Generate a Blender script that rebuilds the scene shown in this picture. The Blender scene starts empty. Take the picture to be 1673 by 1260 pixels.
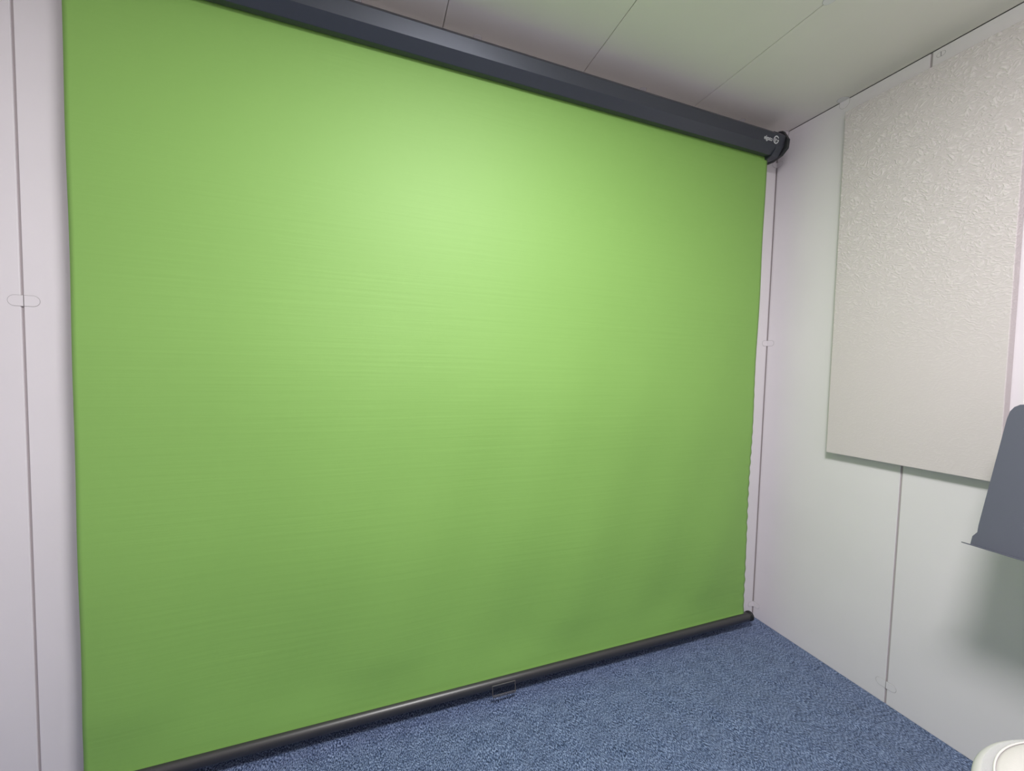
import bpy, bmesh, math, random
from mathutils import Vector, Matrix
PI = math.pi
scene = bpy.context.scene
col = scene.collection

# ------------------------------------------------------------------ camera
yaw, pitch, roll = 0.3473, -0.0489, 0.0233
fw = Vector((math.sin(yaw)*math.cos(pitch), math.cos(yaw)*math.cos(pitch), math.sin(pitch)))
rt = Vector((math.cos(yaw), -math.sin(yaw), 0)); up = rt.cross(fw)
r2 = rt*math.cos(roll)+up*math.sin(roll); u2 = -rt*math.sin(roll)+up*math.cos(roll)
cam = bpy.data.cameras.new('camera'); camo = bpy.data.objects.new('camera', cam); col.objects.link(camo)
M = Matrix((r2, u2, -fw)).transposed().to_4x4(); M.translation = Vector((-1.5386, -1.1794, 1.0374))
camo.matrix_world = M
cam.sensor_fit = 'HORIZONTAL'; cam.sensor_width = 36; cam.lens = 645.6/1673*36
cam.clip_start = 0.02; cam.clip_end = 50
scene.camera = camo

# ------------------------------------------------------------------ world, lamp light, exposure
scene.view_settings.view_transform = 'Standard'
scene.view_settings.look = 'None'
scene.view_settings.gamma = 1
scene.view_settings.use_curve_mapping = False
scene.view_settings.exposure = 0.0
w = bpy.data.worlds.new('World'); scene.world = w; w.use_nodes = True
w.node_tree.nodes['Background'].inputs[0].default_value = (0.05, 0.05, 0.05, 1)
w.node_tree.nodes['Background'].inputs[1].default_value = 0.3
LAMP = (-1.24, -1.12); LAMP_STRENGTH = 96.0           # glowing dome of the ceiling lamp, built at the end

# ------------------------------------------------------------------ materials
def mat(name, color, rough=0.6, metallic=0.0, spec=0.5):
    m = bpy.data.materials.new(name); m.use_nodes = True
    b = m.node_tree.nodes['Principled BSDF']
    b.inputs['Base Color'].default_value = (*color, 1); b.inputs['Roughness'].default_value = rough
    b.inputs['Metallic'].default_value = metallic; b.inputs['Specular IOR Level'].default_value = spec
    return m
def nd(m, t, **kw):
    n = m.node_tree.nodes.new(t)
    for k, v in kw.items():
        if k.startswith('i_'): n.inputs[k[2:].replace('_', ' ')].default_value = v
        else: setattr(n, k, v)
    return n
def ln(m, a, b): m.node_tree.links.new(a, b)
def ramp(m, fac, stops):
    r = nd(m, 'ShaderNodeValToRGB'); e = r.color_ramp.elements
    while len(e) < len(stops): e.new(0.5)
    for k, (p, c) in enumerate(stops): e[k].position = p; e[k].color = (*c, 1)
    ln(m, fac, r.inputs[0]); return r.outputs[0]
def bump(m, h, strength, dist, prev=None):
    b = nd(m, 'ShaderNodeBump'); b.inputs['Strength'].default_value = strength; b.inputs['Distance'].default_value = dist
    ln(m, h, b.inputs['Height'])
    if prev: ln(m, prev, b.inputs['Normal'])
    return b.outputs['Normal']
def coords(m, scale=(1, 1, 1), rot=(0, 0, 0)):
    t = nd(m, 'ShaderNodeTexCoord'); mp = nd(m, 'ShaderNodeMapping')
    mp.inputs['Scale'].default_value = scale; mp.inputs['Rotation'].default_value = rot
    ln(m, t.outputs['Object'], mp.inputs['Vector']); return mp.outputs[0]
def P(m): return m.node_tree.nodes['Principled BSDF']

# painted steel / resin panels
def panel_mat(name, c):
    m = mat(name, c, 0.42, spec=0.35)
    n = nd(m, 'ShaderNodeTexNoise'); n.inputs['Scale'].default_value = 3.0; n.inputs['Detail'].default_value = 3
    ln(m, coords(m), n.inputs['Vector'])
    cc = ramp(m, n.outputs['Fac'], [(0.3, tuple(v*0.975 for v in c)), (0.7, tuple(min(1, v*1.02) for v in c))])
    ln(m, cc, P(m).inputs['Base Color'])
    n2 = nd(m, 'ShaderNodeTexNoise'); n2.inputs['Scale'].default_value = 160; n2.inputs['Detail'].default_value = 2
    ln(m, coords(m), n2.inputs['Vector'])
    ln(m, bump(m, n2.outputs['Fac'], 0.08, 0.0008), P(m).inputs['Normal'])
    return m
M_wall = panel_mat('wall_panel_white', (0.79, 0.745, 0.78))
M_ceil = panel_mat('ceiling_panel_white', (0.83, 0.775, 0.745))
M_gap = mat('joint_dark', (0.16, 0.14, 0.14), 0.8)
M_gapw = mat('joint_grey', (0.42, 0.37, 0.385), 0.8)
M_clip = mat('clip_plastic', (0.79, 0.745, 0.78), 0.45)
M_clipshade = mat('clip_gap_shade', (0.36, 0.335, 0.345), 0.6)  # grey outline paints in the shade of the gap round each clip

# carpet
M_carpet = mat('blue_carpet', (0.12, 0.19, 0.32), 0.95, spec=0.1)
m = M_carpet
nw = nd(m, 'ShaderNodeTexNoise'); nw.inputs['Scale'].default_value = 9; nw.inputs['Detail'].default_value = 2
base = coords(m); ln(m, base, nw.inputs['Vector'])
vm = nd(m, 'ShaderNodeVectorMath', operation='MULTIPLY_ADD'); ln(m, nw.outputs['Color'], vm.inputs[0])
vm.inputs[1].default_value = (0.05, 0.05, 0); ln(m, base, vm.inputs[2])
mp = nd(m, 'ShaderNodeMapping'); mp.inputs['Scale'].default_value = (1.25, 0.5, 1.0); mp.inputs['Rotation'].default_value = (0, 0, 0.35)
ln(m, vm.outputs[0], mp.inputs['Vector'])
n1 = nd(m, 'ShaderNodeTexNoise'); n1.inputs['Scale'].default_value = 330; n1.inputs['Detail'].default_value = 2.5; n1.inputs['Roughness'].default_value = 0.75
ln(m, mp.outputs[0], n1.inputs['Vector'])
n3 = nd(m, 'ShaderNodeTexNoise'); n3.inputs['Scale'].default_value = 26; n3.inputs['Detail'].default_value = 3; ln(m, base, n3.inputs['Vector'])
mx = nd(m, 'ShaderNodeMath', operation='MULTIPLY_ADD'); ln(m, n3.outputs['Fac'], mx.inputs[0]); mx.inputs[1].default_value = 0.10
ln(m, n1.outputs['Fac'], mx.inputs[2])
cc = ramp(m, mx.outputs[0], [(0.45, (0.014, 0.026, 0.060)), (0.52, (0.060, 0.094, 0.20)), (0.58, (0.14, 0.19, 0.345)), (0.67, (0.34, 0.42, 0.64))])
ln(m, cc, P(m).inputs['Base Color'])
ln(m, bump(m, n1.outputs['Fac'], 0.8, 0.004), P(m).inputs['Normal'])
P(m).inputs['Sheen Weight'].default_value = 0.15

# green fabric
M_green = mat('chroma_green_cloth', (0.220, 0.432, 0.082), 0.65, spec=1.0)
m = M_green
wv = nd(m, 'ShaderNodeTexNoise'); wv.inputs['Scale'].default_value = 1.0; wv.inputs['Detail'].default_value = 5
ln(m, coords(m, (2.2, 2.2, 85)), wv.inputs['Vector'])
wf = nd(m, 'ShaderNodeTexNoise'); wf.inputs['Scale'].default_value = 900; wf.inputs['Detail'].default_value = 1
ln(m, coords(m), wf.inputs['Vector'])
nb = bump(m, wv.outputs['Fac'], 0.35, 0.0012)
ln(m, bump(m, wf.outputs['Fac'], 0.15, 0.0004, nb), P(m).inputs['Normal'])

def satin(name, c, rough, bscale=500, bs=0.1, metallic=0.0, spec=0.5):
    m = mat(name, c, rough, metallic, spec)
    n = nd(m, 'ShaderNodeTexNoise'); n.inputs['Scale'].default_value = bscale; n.inputs['Detail'].default_value = 2
    ln(m, coords(m), n.inputs['Vector'])
    ln(m, bump(m, n.outputs['Fac'], bs, 0.0004), P(m).inputs['Normal'])
    return m
M_case = satin('housing_charcoal', (0.024, 0.026, 0.036), 0.42, spec=1.0)
P(M_case).inputs['Specular Tint'].default_value = (0.80, 0.84, 1.0, 1)
M_cap = satin('cap_black_plastic', (0.022, 0.023, 0.027), 0.5)
M_bar = satin('bar_black', (0.026, 0.024, 0.028), 0.38, spec=0.8)
M_loop = satin('handle_grey', (0.07, 0.066, 0.072), 0.4)
M_handle = satin('handle_black', (0.014, 0.014, 0.016), 0.35)
M_logo = mat('logo_white', (0.75, 0.76, 0.78), 0.5)
M_stand = satin('stand_grey_metal', (0.082, 0.085, 0.122), 0.42, 700, 0.15, spec=0.6)
M_pole = satin('pole_black', (0.03, 0.03, 0.034), 0.35, metallic=0.3)
M_rubber = mat('rubber_black', (0.015, 0.015, 0.015), 0.8)
M_steel = mat('steel', (0.6, 0.6, 0.62), 0.3, 1.0)

# acoustic panel felt: pressed flecks over a fine weave
M_felt = mat('beige_felt', (0.66, 0.62, 0.575), 0.95, spec=0.1)
m = M_felt
fb = coords(m)
wn = nd(m, 'ShaderNodeTexNoise'); wn.inputs['Scale'].default_value = 22; ln(m, fb, wn.inputs['Vector'])
va = nd(m, 'ShaderNodeVectorMath', operation='MULTIPLY_ADD'); ln(m, wn.outputs['Color'], va.inputs[0]); va.inputs[1].default_value = (0.05, 0.05, 0.05); ln(m, fb, va.inputs[2])
mpf = nd(m, 'ShaderNodeMapping'); mpf.inputs['Scale'].default_value = (1, 0.75, 1.5); mpf.inputs['Rotation'].default_value = (0.5, 0, 0)
ln(m, va.outputs[0], mpf.inputs['Vector'])
fl = nd(m, 'ShaderNodeTexNoise'); fl.inputs['Scale'].default_value = 145; fl.inputs['Detail'].default_value = 1.5; ln(m, mpf.outputs[0], fl.inputs['Vector'])
fr = nd(m, 'ShaderNodeMapRange'); fr.inputs['From Min'].default_value = 0.46; fr.inputs['From Max'].default_value = 0.66; ln(m, fl.outputs['Fac'], fr.inputs['Value'])
# embossing and lighter fleck colour fade downwards, painting in the raking light
tc = nd(m, 'ShaderNodeTexCoord'); sx = nd(m, 'ShaderNodeSeparateXYZ'); ln(m, tc.outputs['Object'], sx.inputs[0])
mr = nd(m, 'ShaderNodeMapRange'); mr.inputs['From Min'].default_value = 1.05; mr.inputs['From Max'].default_value = 1.55
mr.inputs['To Min'].default_value = 0.10; ln(m, sx.outputs['Z'], mr.inputs['Value'])
mm = nd(m, 'ShaderNodeMath', operation='MULTIPLY'); ln(m, fr.outputs[0], mm.inputs[0]); ln(m, mr.outputs[0], mm.inputs[1])
we = nd(m, 'ShaderNodeTexNoise'); we.inputs['Scale'].default_value = 1.0; we.inputs['Detail'].default_value = 3
ln(m, coords(m, (100, 140, 520)), we.inputs['Vector'])
cc = ramp(m, mm.outputs[0], [(0.0, (0.655, 0.59, 0.605)), (1.0, (0.75, 0.685, 0.70))])
ln(m, cc, P(m).inputs['Base Color'])
nb = bump(m, we.outputs['Fac'], 0.35, 0.0008)
ln(m, bump(m, mm.outputs[0], 0.55, 0.0022, nb), P(m).inputs['Normal'])

M_stool = mat('stool_white_fabric', (0.60, 0.565, 0.565), 0.9, spec=0.15)
m = M_stool
n = nd(m, 'ShaderNodeTexNoise'); n.inputs['Scale'].default_value = 420; n.inputs['Detail'].default_value = 2; ln(m, coords(m), n.inputs['Vector'])
ln(m, bump(m, n.outputs['Fac'], 0.3, 0.0008), P(m).inputs['Normal'])
M_knit = mat('stool_knit', (0.54, 0.53, 0.545), 0.9, spec=0.15)
M_rim = mat('stool_rim', (0.60, 0.57, 0.59), 0.7)
M_piping = mat('stool_piping', (0.66, 0.635, 0.63), 0.7)
M_lampbody = mat('lamp_body', (0.8, 0.8, 0.8), 0.5)
M_diff = mat('lamp_diffuser', (0.9, 0.9, 0.9), 0.6)
P(M_diff).inputs['Emission Color'].default_value = (1, 0.99, 0.98, 1); P(M_diff).inputs['Emission Strength'].default_value = LAMP_STRENGTH

# ------------------------------------------------------------------ helpers
def obj(name, bm, material, parent=None, smooth=None, bevel=None, solid=None, mods=()):
    bmesh.ops.recalc_face_normals(bm, faces=bm.faces)
    me = bpy.data.meshes.new(name); bm.to_mesh(me); bm.free()
    me.materials.append(material)
    o = bpy.data.objects.new(name, me); col.objects.link(o)
    if parent: o.parent = parent
    if smooth is not None:
        for p in me.polygons: p.use_smooth = True
        me.set_sharp_from_angle(angle=math.radians(smooth))
    if solid:
        md = o.modifiers.new('solid', 'SOLIDIFY'); md.thickness = solid; md.offset = 0
    if bevel:
        md = o.modifiers.new('bevel', 'BEVEL'); md.width = bevel; md.segments = 2; md.limit_method = 'ANGLE'; md.angle_limit = math.radians(40)
    return o
def tag(o, label, cat, group=None):
    o['label'] = label; o['category'] = cat
    if group: o['group'] = group
    return o
def thing(name, label, cat, loc, group=None):
    o = bpy.data.objects.new(name, None); col.objects.link(o); o.location = loc; o.empty_display_size = 0.05
    return tag(o, label, cat, group)
def box(bm, x0, x1, y0, y1, z0, z1):
    v = [bm.verts.new((x, y, z)) for x in (x0, x1) for y in (y0, y1) for z in (z0, z1)]
    for f in ((0, 1, 3, 2), (4, 6, 7, 5), (0, 4, 5, 1), (2, 3, 7, 6), (0, 2, 6, 4), (1, 5, 7, 3)): bm.faces.new([v[i] for i in f])
def prism_x(bm, prof, x0, x1):
    a = [bm.verts.new((x0, y, z)) for y, z in prof]; b = [bm.verts.new((x1, y, z)) for y, z in prof]
    n = len(prof)
    for i in range(n): bm.faces.new((a[i], a[(i+1) % n], b[(i+1) % n], b[i]))
    bm.faces.new(a); bm.faces.new(b[::-1])
def plate(bm, pts, O, U, V, N, t):                       # polygon (s,l) extruded by t along N
    a = [bm.verts.new(O+U*s+V*l) for s, l in pts]; b = [bm.verts.new(O+U*s+V*l+N*t) for s, l in pts]
    n = len(pts)
    for i in range(n): bm.faces.new((a[i], a[(i+1) % n], b[(i+1) % n], b[i]))
    bm.faces.new(a); bm.faces.new(b[::-1])
def tube(bm, A, B, ra, rb=None, seg=24):
    A = Vector(A); B = Vector(B); rb = ra if rb is None else rb
    d = (B-A).normalized(); x = d.orthogonal().normalized(); y = d.cross(x)
    a = [bm.verts.new(A+(x*math.cos(2*PI*i/seg)+y*math.sin(2*PI*i/seg))*ra) for i in range(seg)]
    b = [bm.verts.new(B+(x*math.cos(2*PI*i/seg)+y*math.sin(2*PI*i/seg))*rb) for i in range(seg)]
    for i in range(seg): bm.faces.new((a[i], a[(i+1) % seg], b[(i+1) % seg], b[i]))
    bm.faces.new(a); bm.faces.new(b[::-1])
def lathe(bm, prof, seg=64, c=(0, 0), offs=None, closed=False):
    rings = []
    for k, (r, z) in enumerate(prof):
        if r < 1e-6: rings.append([bm.verts.new((c[0], c[1], z))]*seg); continue
        ring = []
        for i in range(seg):
            rr, zz = (r, z) if offs is None else offs(k, i, r, z)
            ring.append(bm.verts.new((c[0]+rr*math.cos(2*PI*i/seg), c[1]+rr*math.sin(2*PI*i/seg), zz)))
        rings.append(ring)
    m_ = len(rings)
    for k in range(m_ if closed else m_-1):
        A = rings[k]; B = rings[(k+1) % m_]
        for i in range(seg):
            j = (i+1) % seg; vs = []
            for v in (A[i], A[j], B[j], B[i]):
                if v not in vs: vs.append(v)
            if len(vs) > 2: bm.faces.new(vs)

# ------------------------------------------------------------------ room shell (0.45 m modules)
H = 1.98; XL = -2.70; YF = -2.25; G = 0.0026; T = 0.03
def struct(name, bm, m, parent=None, **k):
    o = obj(name, bm, m, parent, **k)
    if not parent: o['kind'] = 'structure'
    return o
XS = [XL+0.45*i for i in range(7)]; YS = [YF+0.45*i for i in range(6)]
bm = bmesh.new()
bmesh.ops.create_grid(bm, x_segments=1, y_segments=1, size=0.5)
for v in bm.verts: v.co = Vector((XL+T*-1+(v.co.x+0.5)*(2.70+2*T), YF-T+(v.co.y+0.5)*(2.25+2*T), 0))
g = bmesh.ops.extrude_face_region(bm, geom=bm.faces[:])
for e in g['geom']:
    if isinstance(e, bmesh.types.BMVert): e.co.z = -0.05
struct('floor', bm, M_carpet)
# back wall: the 2.25 joint is the one seen; panels between x joints
def wall_x(name, y0, sgn, joints, m=M_wall):
    bm = bmesh.new()
    for a, b in zip(joints[:-1], joints[1:]):
        e0 = 0.0 if a == joints[0] else G; e1 = 0.004 if b == joints[-1] else G
        box(bm, a+e0, b-e1, *sorted((y0, y0+sgn*T)), 0.0, H-0.0015)
    o = struct(name, bm, m, bevel=0.0012)
    bm = bmesh.new(); box(bm, joints[0]-0.01, joints[-1]+0.01, *sorted((y0+sgn*0.003, y0+sgn*(T-0.001))), 0.0, H)
    struct('joint_backing', bm, M_gapw, o)
    return o
def wall_y(name, x0, sgn, joints, m=M_wall):
    bm = bmesh.new()
    for a, b in zip(joints[:-1], joints[1:]):
        e1 = 0.0015 if b == joints[-1] else G; e0 = 0 if a == joints[0] else G
        box(bm, *sorted((x0, x0+sgn*T)), a+e0, b-e1, 0.0, H-0.0015)
    o = struct(name, bm, m, bevel=0.0012)
    bm = bmesh.new(); box(bm, *sorted((x0+sgn*0.003, x0+sgn*(T-0.001))), joints[0]-0.01, joints[-1]+0.01, 0.0, H)
    struct('joint_backing', bm, M_gapw, o)
    return o
wall_x('wall_back', 0.0, 1, [XL, -2.25, -1.35, -0.45, 0.0])
wall_x('wall_front', YF, -1, [XL, -1.8, -0.9, 0.0])
wall_y('wall_right', 0.0, 1, [YF, -1.35, -0.46, 0.0])
wall_y('wall_left', XL, -1, [YF, -1.35, -0.45, 0.0])
bm = bmesh.new()
for a, b in zip(XS[:-1], XS[1:]):
    g0 = 0.0 if a == XS[0] else 0.0008; g1 = 0.0 if b == XS[-1] else 0.0008
    box(bm, a+g0, b-g1, YF, 0.0, H, H+T)
ce = struct('ceiling', bm, M_ceil, bevel=0.0014)
bm = bmesh.new(); box(bm, XL-T, T, YF-T, T, H+0.006, H+T+0.01)
struct('joint_backing', bm, M_gap, ce)

# ------------------------------------------------------------------ joint clips
def slot_pts(L, W, n=10, grow=0.0):
    r = W/2+grow; h = L/2-W/2; pts = []
    for i in range(n+1): a = -PI/2+PI*i/n; pts.append((h+r*math.cos(a), r*math.sin(a)))
    for i in range(n+1): a = PI/2+PI*i/n; pts.append((-h+r*math.cos(a), r*math.sin(a)))
    return pts
def half_slot(L, W, n=10, grow=0.0):                      # from the joint outwards, one rounded end
    r = W/2+grow; h = L-W/2; pts = [(0, -r)]
    for i in range(n+1): a = -PI/2+PI*i/n; pts.append((h+r*math.cos(a), r*math.sin(a)))
    pts.append((0, r)); return pts
def flat_clip(loc, U, V, N, label, group, L=0.052, W=0.023):
    U, V, N = Vector(U), Vector(V), Vector(N)
    t = thing('joint_clip', label, 'clip', loc, group)
    bm = bmesh.new(); plate(bm, slot_pts(L, W), Vector(), U, V, N, 0.0007); obj('clip_body', bm, M_clip, t, bevel=0.0003)
    bm = bmesh.new(); plate(bm, slot_pts(L, W, grow=0.0007), Vector(), U, V, N, 0.0003); obj('clip_gap_shade', bm, M_clipshade, t)
    bm = bmesh.new(); a = 0.0006
    plate(bm, [(-a, -W/2), (a, -W/2), (a, W/2), (-a, W/2)], Vector(), U, V, N, 0.0009); obj('clip_seam', bm, M_gap, t)
    return t
def corner_clip(loc, dirs, V, label, group, L=0.028, W=0.022):
    # dirs: two (outward direction, surface normal) pairs bent over an inside corner
    t = thing('joint_clip', label, 'clip', loc, group); V = Vector(V)
    bm = bmesh.new(); bm2 = bmesh.new()
    for U, N in dirs:
        plate(bm, half_slot(L, W), Vector(), Vector(U), V, Vector(N), 0.0008)
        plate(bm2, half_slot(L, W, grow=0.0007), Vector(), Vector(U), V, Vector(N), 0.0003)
    obj('clip_body', bm, M_clip, t, bevel=0.0003); obj('clip_gap_shade', bm2, M_clipshade, t)
    return t
X, Y, Z = (1, 0, 0), (0, 1, 0), (0, 0, 1)
nX, nY, nZ = (-1, 0, 0), (0, -1, 0), (0, 0, -1)
flat_clip((-2.247, 0, 1.155), X, Z, nY, 'oblong white clip over the wall joint left of the green screen', 'white joint clips')
flat_clip((0, -0.459, 0.061), Y, Z, nX, 'oblong white clip low on the right wall joint, just above the carpet', 'white joint clips')
flat_clip((0, -0.481, 1.961), Y, Z, nX, 'tiny white clip high on the right wall, beside the joint above the beige acoustic panel', 'white joint clips', L=0.018, W=0.012)
flat_clip((-0.45, -0.485, H), Y, X, nZ, 'round-ended white clip on the ceiling joint at the top edge of the photo', 'white joint clips', L=0.075, W=0.028)
flat_clip((-1.35, -0.485, H), Y, X, nZ, 'white clip on a ceiling joint above the screen, outside the picture', 'white joint clips', L=0.075, W=0.028)
corner_clip((0, 0, 1.155), [(nX, nY), (nY, nX)], Z, 'white clip bent over the wall corner at mid height, beside the green screen', 'white joint clips')
corner_clip((0, 0, 0.054), [(nX, nY), (nY, nX)], Z, 'white clip bent over the wall corner near the carpet', 'white joint clips')
corner_clip((0, 0, 1.868), [(nX, nY), (nY, nX)], Z, 'white clip bent over the wall corner just under the screen housing end', 'white joint clips', L=0.024, W=0.02)
corner_clip((0, -0.235, H), [(nX, nZ), (nZ, nX)], Y, 'white clip bent over the right wall and ceiling edge, above the acoustic panel corner', 'white joint clips', L=0.026, W=0.03)
for x, lab in ((-0.225, 'white clip on the ceiling edge behind the housing, nearest the right corner'),
               (-0.675, 'white clip on the ceiling edge behind the housing, between the two right-hand ceiling joints'),
               (-1.25, 'white clip on the ceiling edge behind the housing, the most clearly outlined one'),
               (-1.575, 'white clip on the ceiling edge behind the housing, leftmost at the top of the photo')):
    corner_clip((x, 0, H), [(nY, nZ), (nZ, nY)], X, lab, 'white joint clips', L=0.034, W=0.024)
# three-way clip in the ceiling corner
t = thing('corner_bracket', 'small white three-way bracket in the ceiling corner above the housing end', 'bracket', (0, 0, H))
bm = bmesh.new()
for U, V, N in ((nX, nY, nZ), (nX, nZ, nY), (nY, nZ, nX)):
    pts = [(0, 0)]+[(0.042*math.cos(PI/2*i/10)**0.8, 0.042*math.sin(PI/2*i/10)**0.8) for i in range(11)]
    plate(bm, pts, Vector(), Vector(U), Vector(V), Vector(N), 0.0022)
obj('bracket_body', bm, M_clip, t)
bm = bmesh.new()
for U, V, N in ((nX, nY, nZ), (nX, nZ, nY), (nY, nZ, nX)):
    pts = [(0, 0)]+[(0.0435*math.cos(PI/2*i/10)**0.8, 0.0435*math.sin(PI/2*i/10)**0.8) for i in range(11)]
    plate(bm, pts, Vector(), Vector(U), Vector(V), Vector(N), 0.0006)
obj('bracket_gap_shade', bm, M_clipshade, t)  # outline round the bracket, gap shade painted in grey
bm = bmesh.new(); tube(bm, (-0.030, -0.030, -0.001), (-0.030, -0.030, -0.006), 0.004, 0.003); obj('screw', bm, M_steel, t, smooth=40)['label'] = 'shiny steel screw'

# ------------------------------------------------------------------ green screen
XR = -0.088; XLE = -2.180
scr = thing('pull_down_green_screen', 'large chroma green pull-down backdrop with charcoal housing under the ceiling, hanging on the back wall', 'green screen', ((XR+XLE)/2, 0, 0))
def S(name, bm, m, parent=None, **k):
    par = parent or scr
    o = obj(name, bm, m, None, **k)
    o.data.transform(Matrix.Translation((-scr.location.x, 0, 0)))
    o.parent = par
    return o
prof = [(-0.022, 1.925), (-0.030, 1.931), (-0.082, 1.929), (-0.105, 1.906), (-0.0985, 1.871), (-0.0745, 1.847), (-0.056, 1.848),
        (-0.056, 1.856), (-0.046, 1.856), (-0.046, 1.848), (-0.030, 1.848), (-0.022, 1.856)]
bm = bmesh.new(); prism_x(bm, prof, XLE+0.03, XR-0.030)
hous = S('housing', bm, M_case, bevel=0.0012)
capp = [(-0.016, 1.922), (-0.026, 1.933), (-0.0825, 1.9305), (-0.0955, 1.9185), (-0.1055, 1.9063), (-0.1015, 1.885), (-0.0990, 1.8705), (-0.088, 1.855), (-0.077, 1.843), (-0.060, 1.840), (-0.03, 1.8425), (-0.016, 1.855)]
flange = [(-0.014, 1.925), (-0.024, 1.940), (-0.074, 1.941), (-0.090, 1.935), (-0.111, 1.896), (-0.108, 1.866), (-0.086, 1.848), (-0.05, 1.840), (-0.026, 1.842), (-0.014, 1.855)]
for s, x in ((1, XR), (-1, XLE)):
    bm = bmesh.new(); prism_x(bm, capp, *sorted((x-s*0.045, x-s*0.012)))
    cp = S('end_cap', bm, M_case if s > 0 else M_case, bevel=0.0015)
    bm = bmesh.new(); prism_x(bm, [(-0.055+(y+0.055)*0.93, 1.89+(z-1.89)*0.93) for y, z in capp], *sorted((x-s*0.0125, x-s*0.0085))); S('cap_groove', bm, M_handle, cp)
    bm = bmesh.new(); prism_x(bm, flange, *sorted((x-s*0.009, x+s*0.004))); S('cap_flange', bm, M_cap, cp, bevel=0.0012)
for x in (XR-0.25, (XR+XLE)/2, XLE+0.25):
    bm = bmesh.new(); box(bm, x-0.02, x+0.02, -0.024, 0.0, 1.87, 1.925); S('wall_bracket', bm, M_cap)
# logo: white lettering and ring mark on the front face near the right end
cu = bpy.data.curves.new('lettering', 'FONT'); cu.body = 'elgato'; cu.size = 0.0185; cu.extrude = 0.0002; cu.offset = 0.0001
cu.space_character = 0.95
to = bpy.data.objects.new('tmp', cu); col.objects.link(to)
bpy.context.view_layer.update()
me = bpy.data.meshes.new_from_object(to.evaluated_get(bpy.context.evaluated_depsgraph_get()))
bpy.data.objects.remove(to)
xs = [v.co.x for v in me.vertices]; wd = max(xs)-min(xs); k = 0.041/wd; x0 = min(xs)
me.transform(Matrix.Translation((-0.2035, -0.1026, 1.8785)) @ Matrix.Rotation(PI/2, 4, 'X') @ Matrix.Diagonal((k, 1, 1, 1)) @ Matrix.Translation((-x0, 0, 0)))
me.transform(Matrix.Translation((-scr.location.x, 0, 0)))
for v in me.vertices: v.co.y = -0.1058+(1.906-v.co.z)*0.1857+(v.co.y+0.1026)
me.materials.append(M_logo); lt = bpy.data.objects.new('lettering', me); col.objects.link(lt); lt.parent = hous; lt['label'] = 'small white lettering'
bm = bmesh.new()
def arc(bm, cx, cz, r0, r1, a0, a1, y, n=40):
    pr = None
    for i in range(n+1):
        a = math.radians(a0+(a1-a0)*i/n)
        q = (bm.verts.new((cx+r0*math.cos(a), y, cz+r0*math.sin(a))), bm.verts.new((cx+r1*math.cos(a), y, cz+r1*math.sin(a))))
        if pr: bm.faces.new((pr[0], pr[1], q[1], q[0]))
        pr = q
EX, EZ, EY = -0.1445, 1.8862, -0.1058
arc(bm, EX, EZ, 0.0098, 0.0130, 32, 352, EY)
arc(bm, EX, EZ, 0.0054, 0.0068, 110, 285, EY, 24)
v = [bm.verts.new((EX-0.0025, EY, EZ-0.0036)), bm.verts.new((EX+0.004, EY, EZ)), bm.verts.new((EX-0.0025, EY, EZ+0.0036))]; bm.faces.new(v)
v = [bm.verts.new(q) for q in ((EX+0.0060, EY, EZ-0.0012), (EX+0.0128, EY, EZ-0.0020), (EX+0.0128, EY, EZ+0.0012), (EX+0.0060, EY, EZ+0.0012))]; bm.faces.new(v)
for v in bm.verts: v.co.y = -0.1062+(1.906-v.co.z)*0.1857
em = S('emblem', bm, M_logo, hous, solid=0.0004); em['label'] = 'white ring emblem'

# cloth
NX, NZ = 220, 220; FX0, FX1, FZ0, FZ1 = -2.143, -0.119, 0.062, 1.862
rnd = random.Random(4)
def ss(a, b, t):
    t = max(0, min(1, (t-a)/(b-a))); return t*t*(3-2*t)
bm = bmesh.new(); grid = []
for j in range(NZ+1):
    row = []
    for i in range(NX+1):
        u = i/NX; z = FZ0+(FZ1-FZ0)*j/NZ; x = FX0+(FX1-FX0)*u
        low = 1-ss(0.1, 1.5, z)
        y = -0.050
        low *= ss(0.07, 0.22, z)
        y -= 0.0075*(1-ss(0.0, 0.17, z))                       # weighted hem leans to the bar
        y += 0.0050*low*math.sin(2*PI*(x+0.22*z)/0.62+0.4)+0.0022*low*math.sin(2*PI*(x-0.35*z)/0.29+1.0)
        y += 0.0012*math.sin(2*PI*(z+0.1*x)/0.47)
        e = ss(0.985, 1.0, u)
        y += e*0.0010*math.sin(2*PI*z/0.046+2*math.sin(z*9))*(1-ss(0.6, 1.3, z))
        xx = x+e*0.0011*math.sin(2*PI*z/0.041+1.5*math.sin(z*7))*(1-ss(0.5, 1.2, z))+e*0.004*(1-ss(0.05, 0.6, z))*0
        if j in (0,): y = -0.0575
        row.append(bm.verts.new((xx, y, z)))
    grid.append(row)
for j in range(NZ):
    for i in range(NX): bm.faces.new((grid[j][i], grid[j][i+1], grid[j+1][i+1], grid[j+1][i]))
cl = S('green_cloth', bm, M_green, smooth=180, solid=0.0006)
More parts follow.
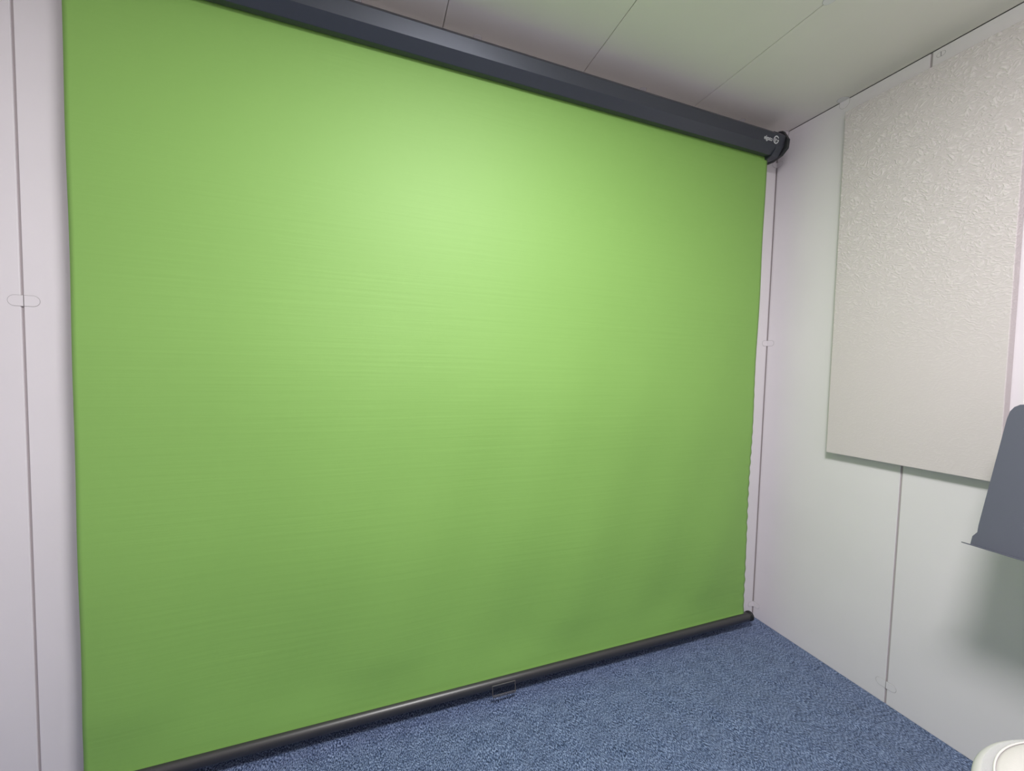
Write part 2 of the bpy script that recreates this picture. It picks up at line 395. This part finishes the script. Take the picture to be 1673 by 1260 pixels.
# bottom bar
BY, BZ, BR = -0.055, 0.052, 0.0165
bm = bmesh.new(); tube(bm, (XLE+0.02, BY, BZ), (XR+0.0, BY, BZ), BR, seg=40)
bar = S('bottom_bar', bm, M_bar, smooth=40)
for s, x in ((1, XR), (-1, XLE+0.02)):
    bm = bmesh.new(); tube(bm, (x-s*0.006, BY, BZ), (x+s*0.004, BY, BZ), BR+0.0025, seg=40)
    tube(bm, (x-s*0.013, BY, BZ), (x-s*0.009, BY, BZ), BR+0.0015, seg=40)
    S('bar_cap', bm, M_handle, bar, smooth=40, bevel=0.0015)
hx = -1.142; hw = 0.037
bm = bmesh.new()
for A, B in (((hx-hw, -0.072, 0.0555), (hx+hw, -0.072, 0.0555)), ((hx-hw, -0.079, 0.0300), (hx+hw, -0.079, 0.0300)),
             ((hx-hw, -0.072, 0.0560), (hx-hw, -0.079, 0.0290)), ((hx+hw, -0.072, 0.0560), (hx+hw, -0.079, 0.0290))):
    tube(bm, A, B, 0.0017, seg=10)
box(bm, hx-hw, hx+hw, -0.0805, -0.0795, 0.0245, 0.0270)
S('pull_handle', bm, M_loop, bar)

# ------------------------------------------------------------------ acoustic panel on the right wall
tq = 0.03
TL, BL, TR, BR_ = (-0.257, 1.922), (-0.263, 0.762), (-0.660, 1.919), (-0.668, 0.768)
bm = bmesh.new()
a = [bm.verts.new((-tq, y, z)) for y, z in (TL, BL, BR_, TR)]; b = [bm.verts.new((-0.0005, y, z)) for y, z in (TL, BL, BR_, TR)]
for i in range(4): bm.faces.new((a[i], a[(i+1) % 4], b[(i+1) % 4], b[i]))
bm.faces.new(a); bm.faces.new(b[::-1])
tag(obj('acoustic_panel', bm, M_felt, None, bevel=0.002), 'tall beige felt sound absorbing panel mounted on the white right wall', 'acoustic panel')

# ------------------------------------------------------------------ music stand (desk faces the room)
base = Vector((-0.205, -0.955, 0))
st = thing('music_stand', 'dark grey metal music stand with a tilted desk, cut by the right edge', 'music stand', base)
Pd = Vector((-0.2638, -0.7127, 0.6612)) - base   # left lower corner of the desk
Kd = 1.072
tl = math.radians(15)
U = Vector((0, -1, 0)); V = Vector((math.sin(tl), 0, math.cos(tl))); N = Vector((-math.cos(tl), 0, math.sin(tl)))
half = [(0.0, 0.0), (0.0005, 0.0173), (0.0060, 0.0281), (0.0055, 0.043), (0.0120, 0.2743), (0.0140, 0.2905), (0.0185, 0.3003), (0.0259, 0.3064), (0.034, 0.3075)]
Wd = 0.47
half = [(s_*Kd, l_*Kd) for s_, l_ in half]
pts = half + [(Wd-s, l) for s, l in half[::-1]]
bm = bmesh.new(); plate(bm, pts, Pd, U, V, -N, 0.0016)
desk = obj('desk_plate', bm, M_stand, st, bevel=0.0005)
# ledge, pointed at its ends, with small rolled lip at the front
bm = bmesh.new()
led = [(-0.0005, -0.0022), (-0.004, -0.030), (0.004, -0.0325), (Wd-0.004, -0.0325), (Wd+0.004, -0.030), (Wd+0.0005, -0.0022)]
a = []; b = []
for s, dn in led:
    a.append(bm.verts.new(Pd+U*s-N*dn-N*0.002+V*0.0005)); b.append(bm.verts.new(Pd+U*s-N*dn-N*0.002-V*0.0015))
for i in range(6): bm.faces.new((a[i], a[(i+1) % 6], b[(i+1) % 6], b[i]))
bm.faces.new(a); bm.faces.new(b[::-1])
obj('ledge', bm, M_stand, st, bevel=0.0004)
# back fitting, pole, base
bc = Pd+U*(Wd/2)+V*0.10-N*0.004
bm = bmesh.new(); plate(bm, [(-0.05, -0.035), (0.05, -0.035), (0.05, 0.035), (-0.05, 0.035)], bc, U, V, -N, 0.004); obj('back_plate', bm, M_pole, st, bevel=0.001)
bm = bmesh.new(); tube(bm, bc-N*0.002, bc-N*0.035+Vector((0, 0, -0.01)), 0.013); tube(bm, bc-N*0.035+Vector((0, 0.03, -0.01)), bc-N*0.035+Vector((0, -0.03, -0.01)), 0.014)
hd = obj('tilt_head', bm, M_pole, st, smooth=40)
top = bc-N*0.035+Vector((0, 0, -0.012))
bm = bmesh.new(); tube(bm, (top.x, top.y, 0.42), top, 0.0085); obj('upper_pole', bm, M_steel, st, smooth=40)
bm = bmesh.new(); tube(bm, (top.x, top.y, 0.10), (top.x, top.y, 0.46), 0.0125); obj('lower_pole', bm, M_pole, st, smooth=40)
bm = bmesh.new(); tube(bm, (top.x, top.y, 0.445), (top.x, top.y, 0.475), 0.018); tube(bm, (top.x, top.y, 0.46), (top.x, top.y+0.04, 0.46), 0.006); tube(bm, (top.x, top.y+0.032, 0.46), (top.x, top.y+0.045, 0.46), 0.013); obj('height_knob', bm, M_rubber, st, smooth=40)
bm = bmesh.new(); tube(bm, (top.x, top.y, 0.20), (top.x, top.y, 0.235), 0.019); obj('leg_collar', bm, M_rubber, st, smooth=40)
for dg in (0, 120, 240):
    a_ = math.radians(dg); d = Vector((math.cos(a_), math.sin(a_), 0)); c0 = Vector((top.x, top.y, 0))
    bm = bmesh.new(); tube(bm, c0+d*0.014+Vector((0, 0, 0.218)), c0+d*0.155+Vector((0, 0, 0.014)), 0.008, 0.007, 16)
    lg = obj('leg', bm, M_pole, st, smooth=40)
    bm = bmesh.new(); tube(bm, c0+d*0.15+Vector((0, 0, 0.022)), c0+d*0.161+Vector((0, 0, 0.0)), 0.011, 0.012, 16); obj('rubber_foot', bm, M_rubber, lg, smooth=40)

# ------------------------------------------------------------------ white round stool
SC = Vector((-0.612, -1.091, 0)); R0 = 0.2160
sto = thing('round_stool', 'white round upholstered stool with knitted edge band standing on the blue carpet', 'stool', SC)
def seat_fit(bm):
    for v in bm.verts: v.co.x *= 1.004; v.co.y *= 1.004; v.co.z += 0.008
bm = bmesh.new()
lathe(bm, [(0, 0.385), (0.180, 0.385), (0.198, 0.392), (0.208, 0.405), (0.2145, 0.422), (R0, 0.433), (0.2157, 0.4385), (0.2135, 0.4435), (0.2095, 0.4480), (0.2070, 0.4495), (0.2055, 0.4485), (0, 0.44)], 128)
seat_fit(bm); obj('seat_rim', bm, M_rim, sto, smooth=40)
def knit(k, i, r, z):
    s = 1 if (i+2*k) % 4 < 2 else -1
    return r, z+0.0008*s
bm = bmesh.new()
KS = 10; kp = [(0.2070-0.0115*q/KS, 0.4490+0.0080*math.sin(q/KS*PI/2)) for q in range(KS+1)]
lathe(bm, kp, 1800, offs=knit)
seat_fit(bm); obj('knit_band', bm, M_knit, sto, solid=None)
bm = bmesh.new()
lathe(bm, [(0.1950+0.0013*math.cos(2*PI*q/10), 0.4585+0.0013*math.sin(2*PI*q/10)) for q in range(10)], 160, closed=True)
seat_fit(bm); obj('piping', bm, M_piping, sto, smooth=180)
bm = bmesh.new()
lathe(bm, [(0.1940, 0.440), (0.1940, 0.4578), (0.190, 0.4605), (0.18, 0.4645), (0.15, 0.468), (0.10, 0.4705), (0.05, 0.4715), (0, 0.472)], 128)
seat_fit(bm); obj('seat_cushion', bm, M_stool, sto, smooth=60)
bm = bmesh.new(); lathe(bm, [(0, 0.02), (0.03, 0.02), (0.026, 0.05), (0.024, 0.20), (0.026, 0.36), (0.06, 0.397), (0, 0.397)], 48); obj('pedestal', bm, M_steel, sto, smooth=40)
bm = bmesh.new(); lathe(bm, [(0, 0.0), (0.186, 0.0), (0.188, 0.006), (0.18, 0.011), (0.05, 0.022), (0, 0.022)], 96); obj('base_disc', bm, M_steel, sto, smooth=40)

# ------------------------------------------------------------------ ceiling lamp (above the camera, out of frame)
lp = thing('ceiling_lamp', 'round white ceiling lamp with a shallow glowing dome in the middle of the ceiling', 'ceiling lamp', (LAMP[0], LAMP[1], H))
bm = bmesh.new(); lathe(bm, [(0, 0.0), (0.205, 0.0), (0.205, -0.016), (0, -0.016)], 96); obj('lamp_body', bm, M_lampbody, lp, smooth=40)
bm = bmesh.new(); lathe(bm, [(0.196, -0.0165)]+[(0.196*math.cos(PI/2*q/12), -0.018-0.024*math.sin(PI/2*q/12)) for q in range(12)]+[(0, -0.042)], 64)
obj('diffuser', bm, M_diff, lp, smooth=80)

# ------------------------------------------------------------------ added white desk behind the camera (out of frame), bounces light onto the ceiling
bounce_desk = thing('desk', 'unseen white desk with four metal legs, added behind the camera to bounce light onto the ceiling', 'desk', (-1.35, -1.92, 0))
bm = bmesh.new(); box(bm, -1.1, 1.1, -0.32, 0.32, 0.68, 0.705); obj('bounce_desktop', bm, mat('bounce_desktop_white', (0.82, 0.80, 0.80), 0.5), bounce_desk, bevel=0.002)
for sx_ in (-1, 1):
    for sy_ in (-1, 1):
        bm = bmesh.new(); tube(bm, (sx_*1.04, sy_*0.27, 0), (sx_*1.04, sy_*0.27, 0.68), 0.018); obj('leg', bm, M_lampbody, bounce_desk, smooth=40)
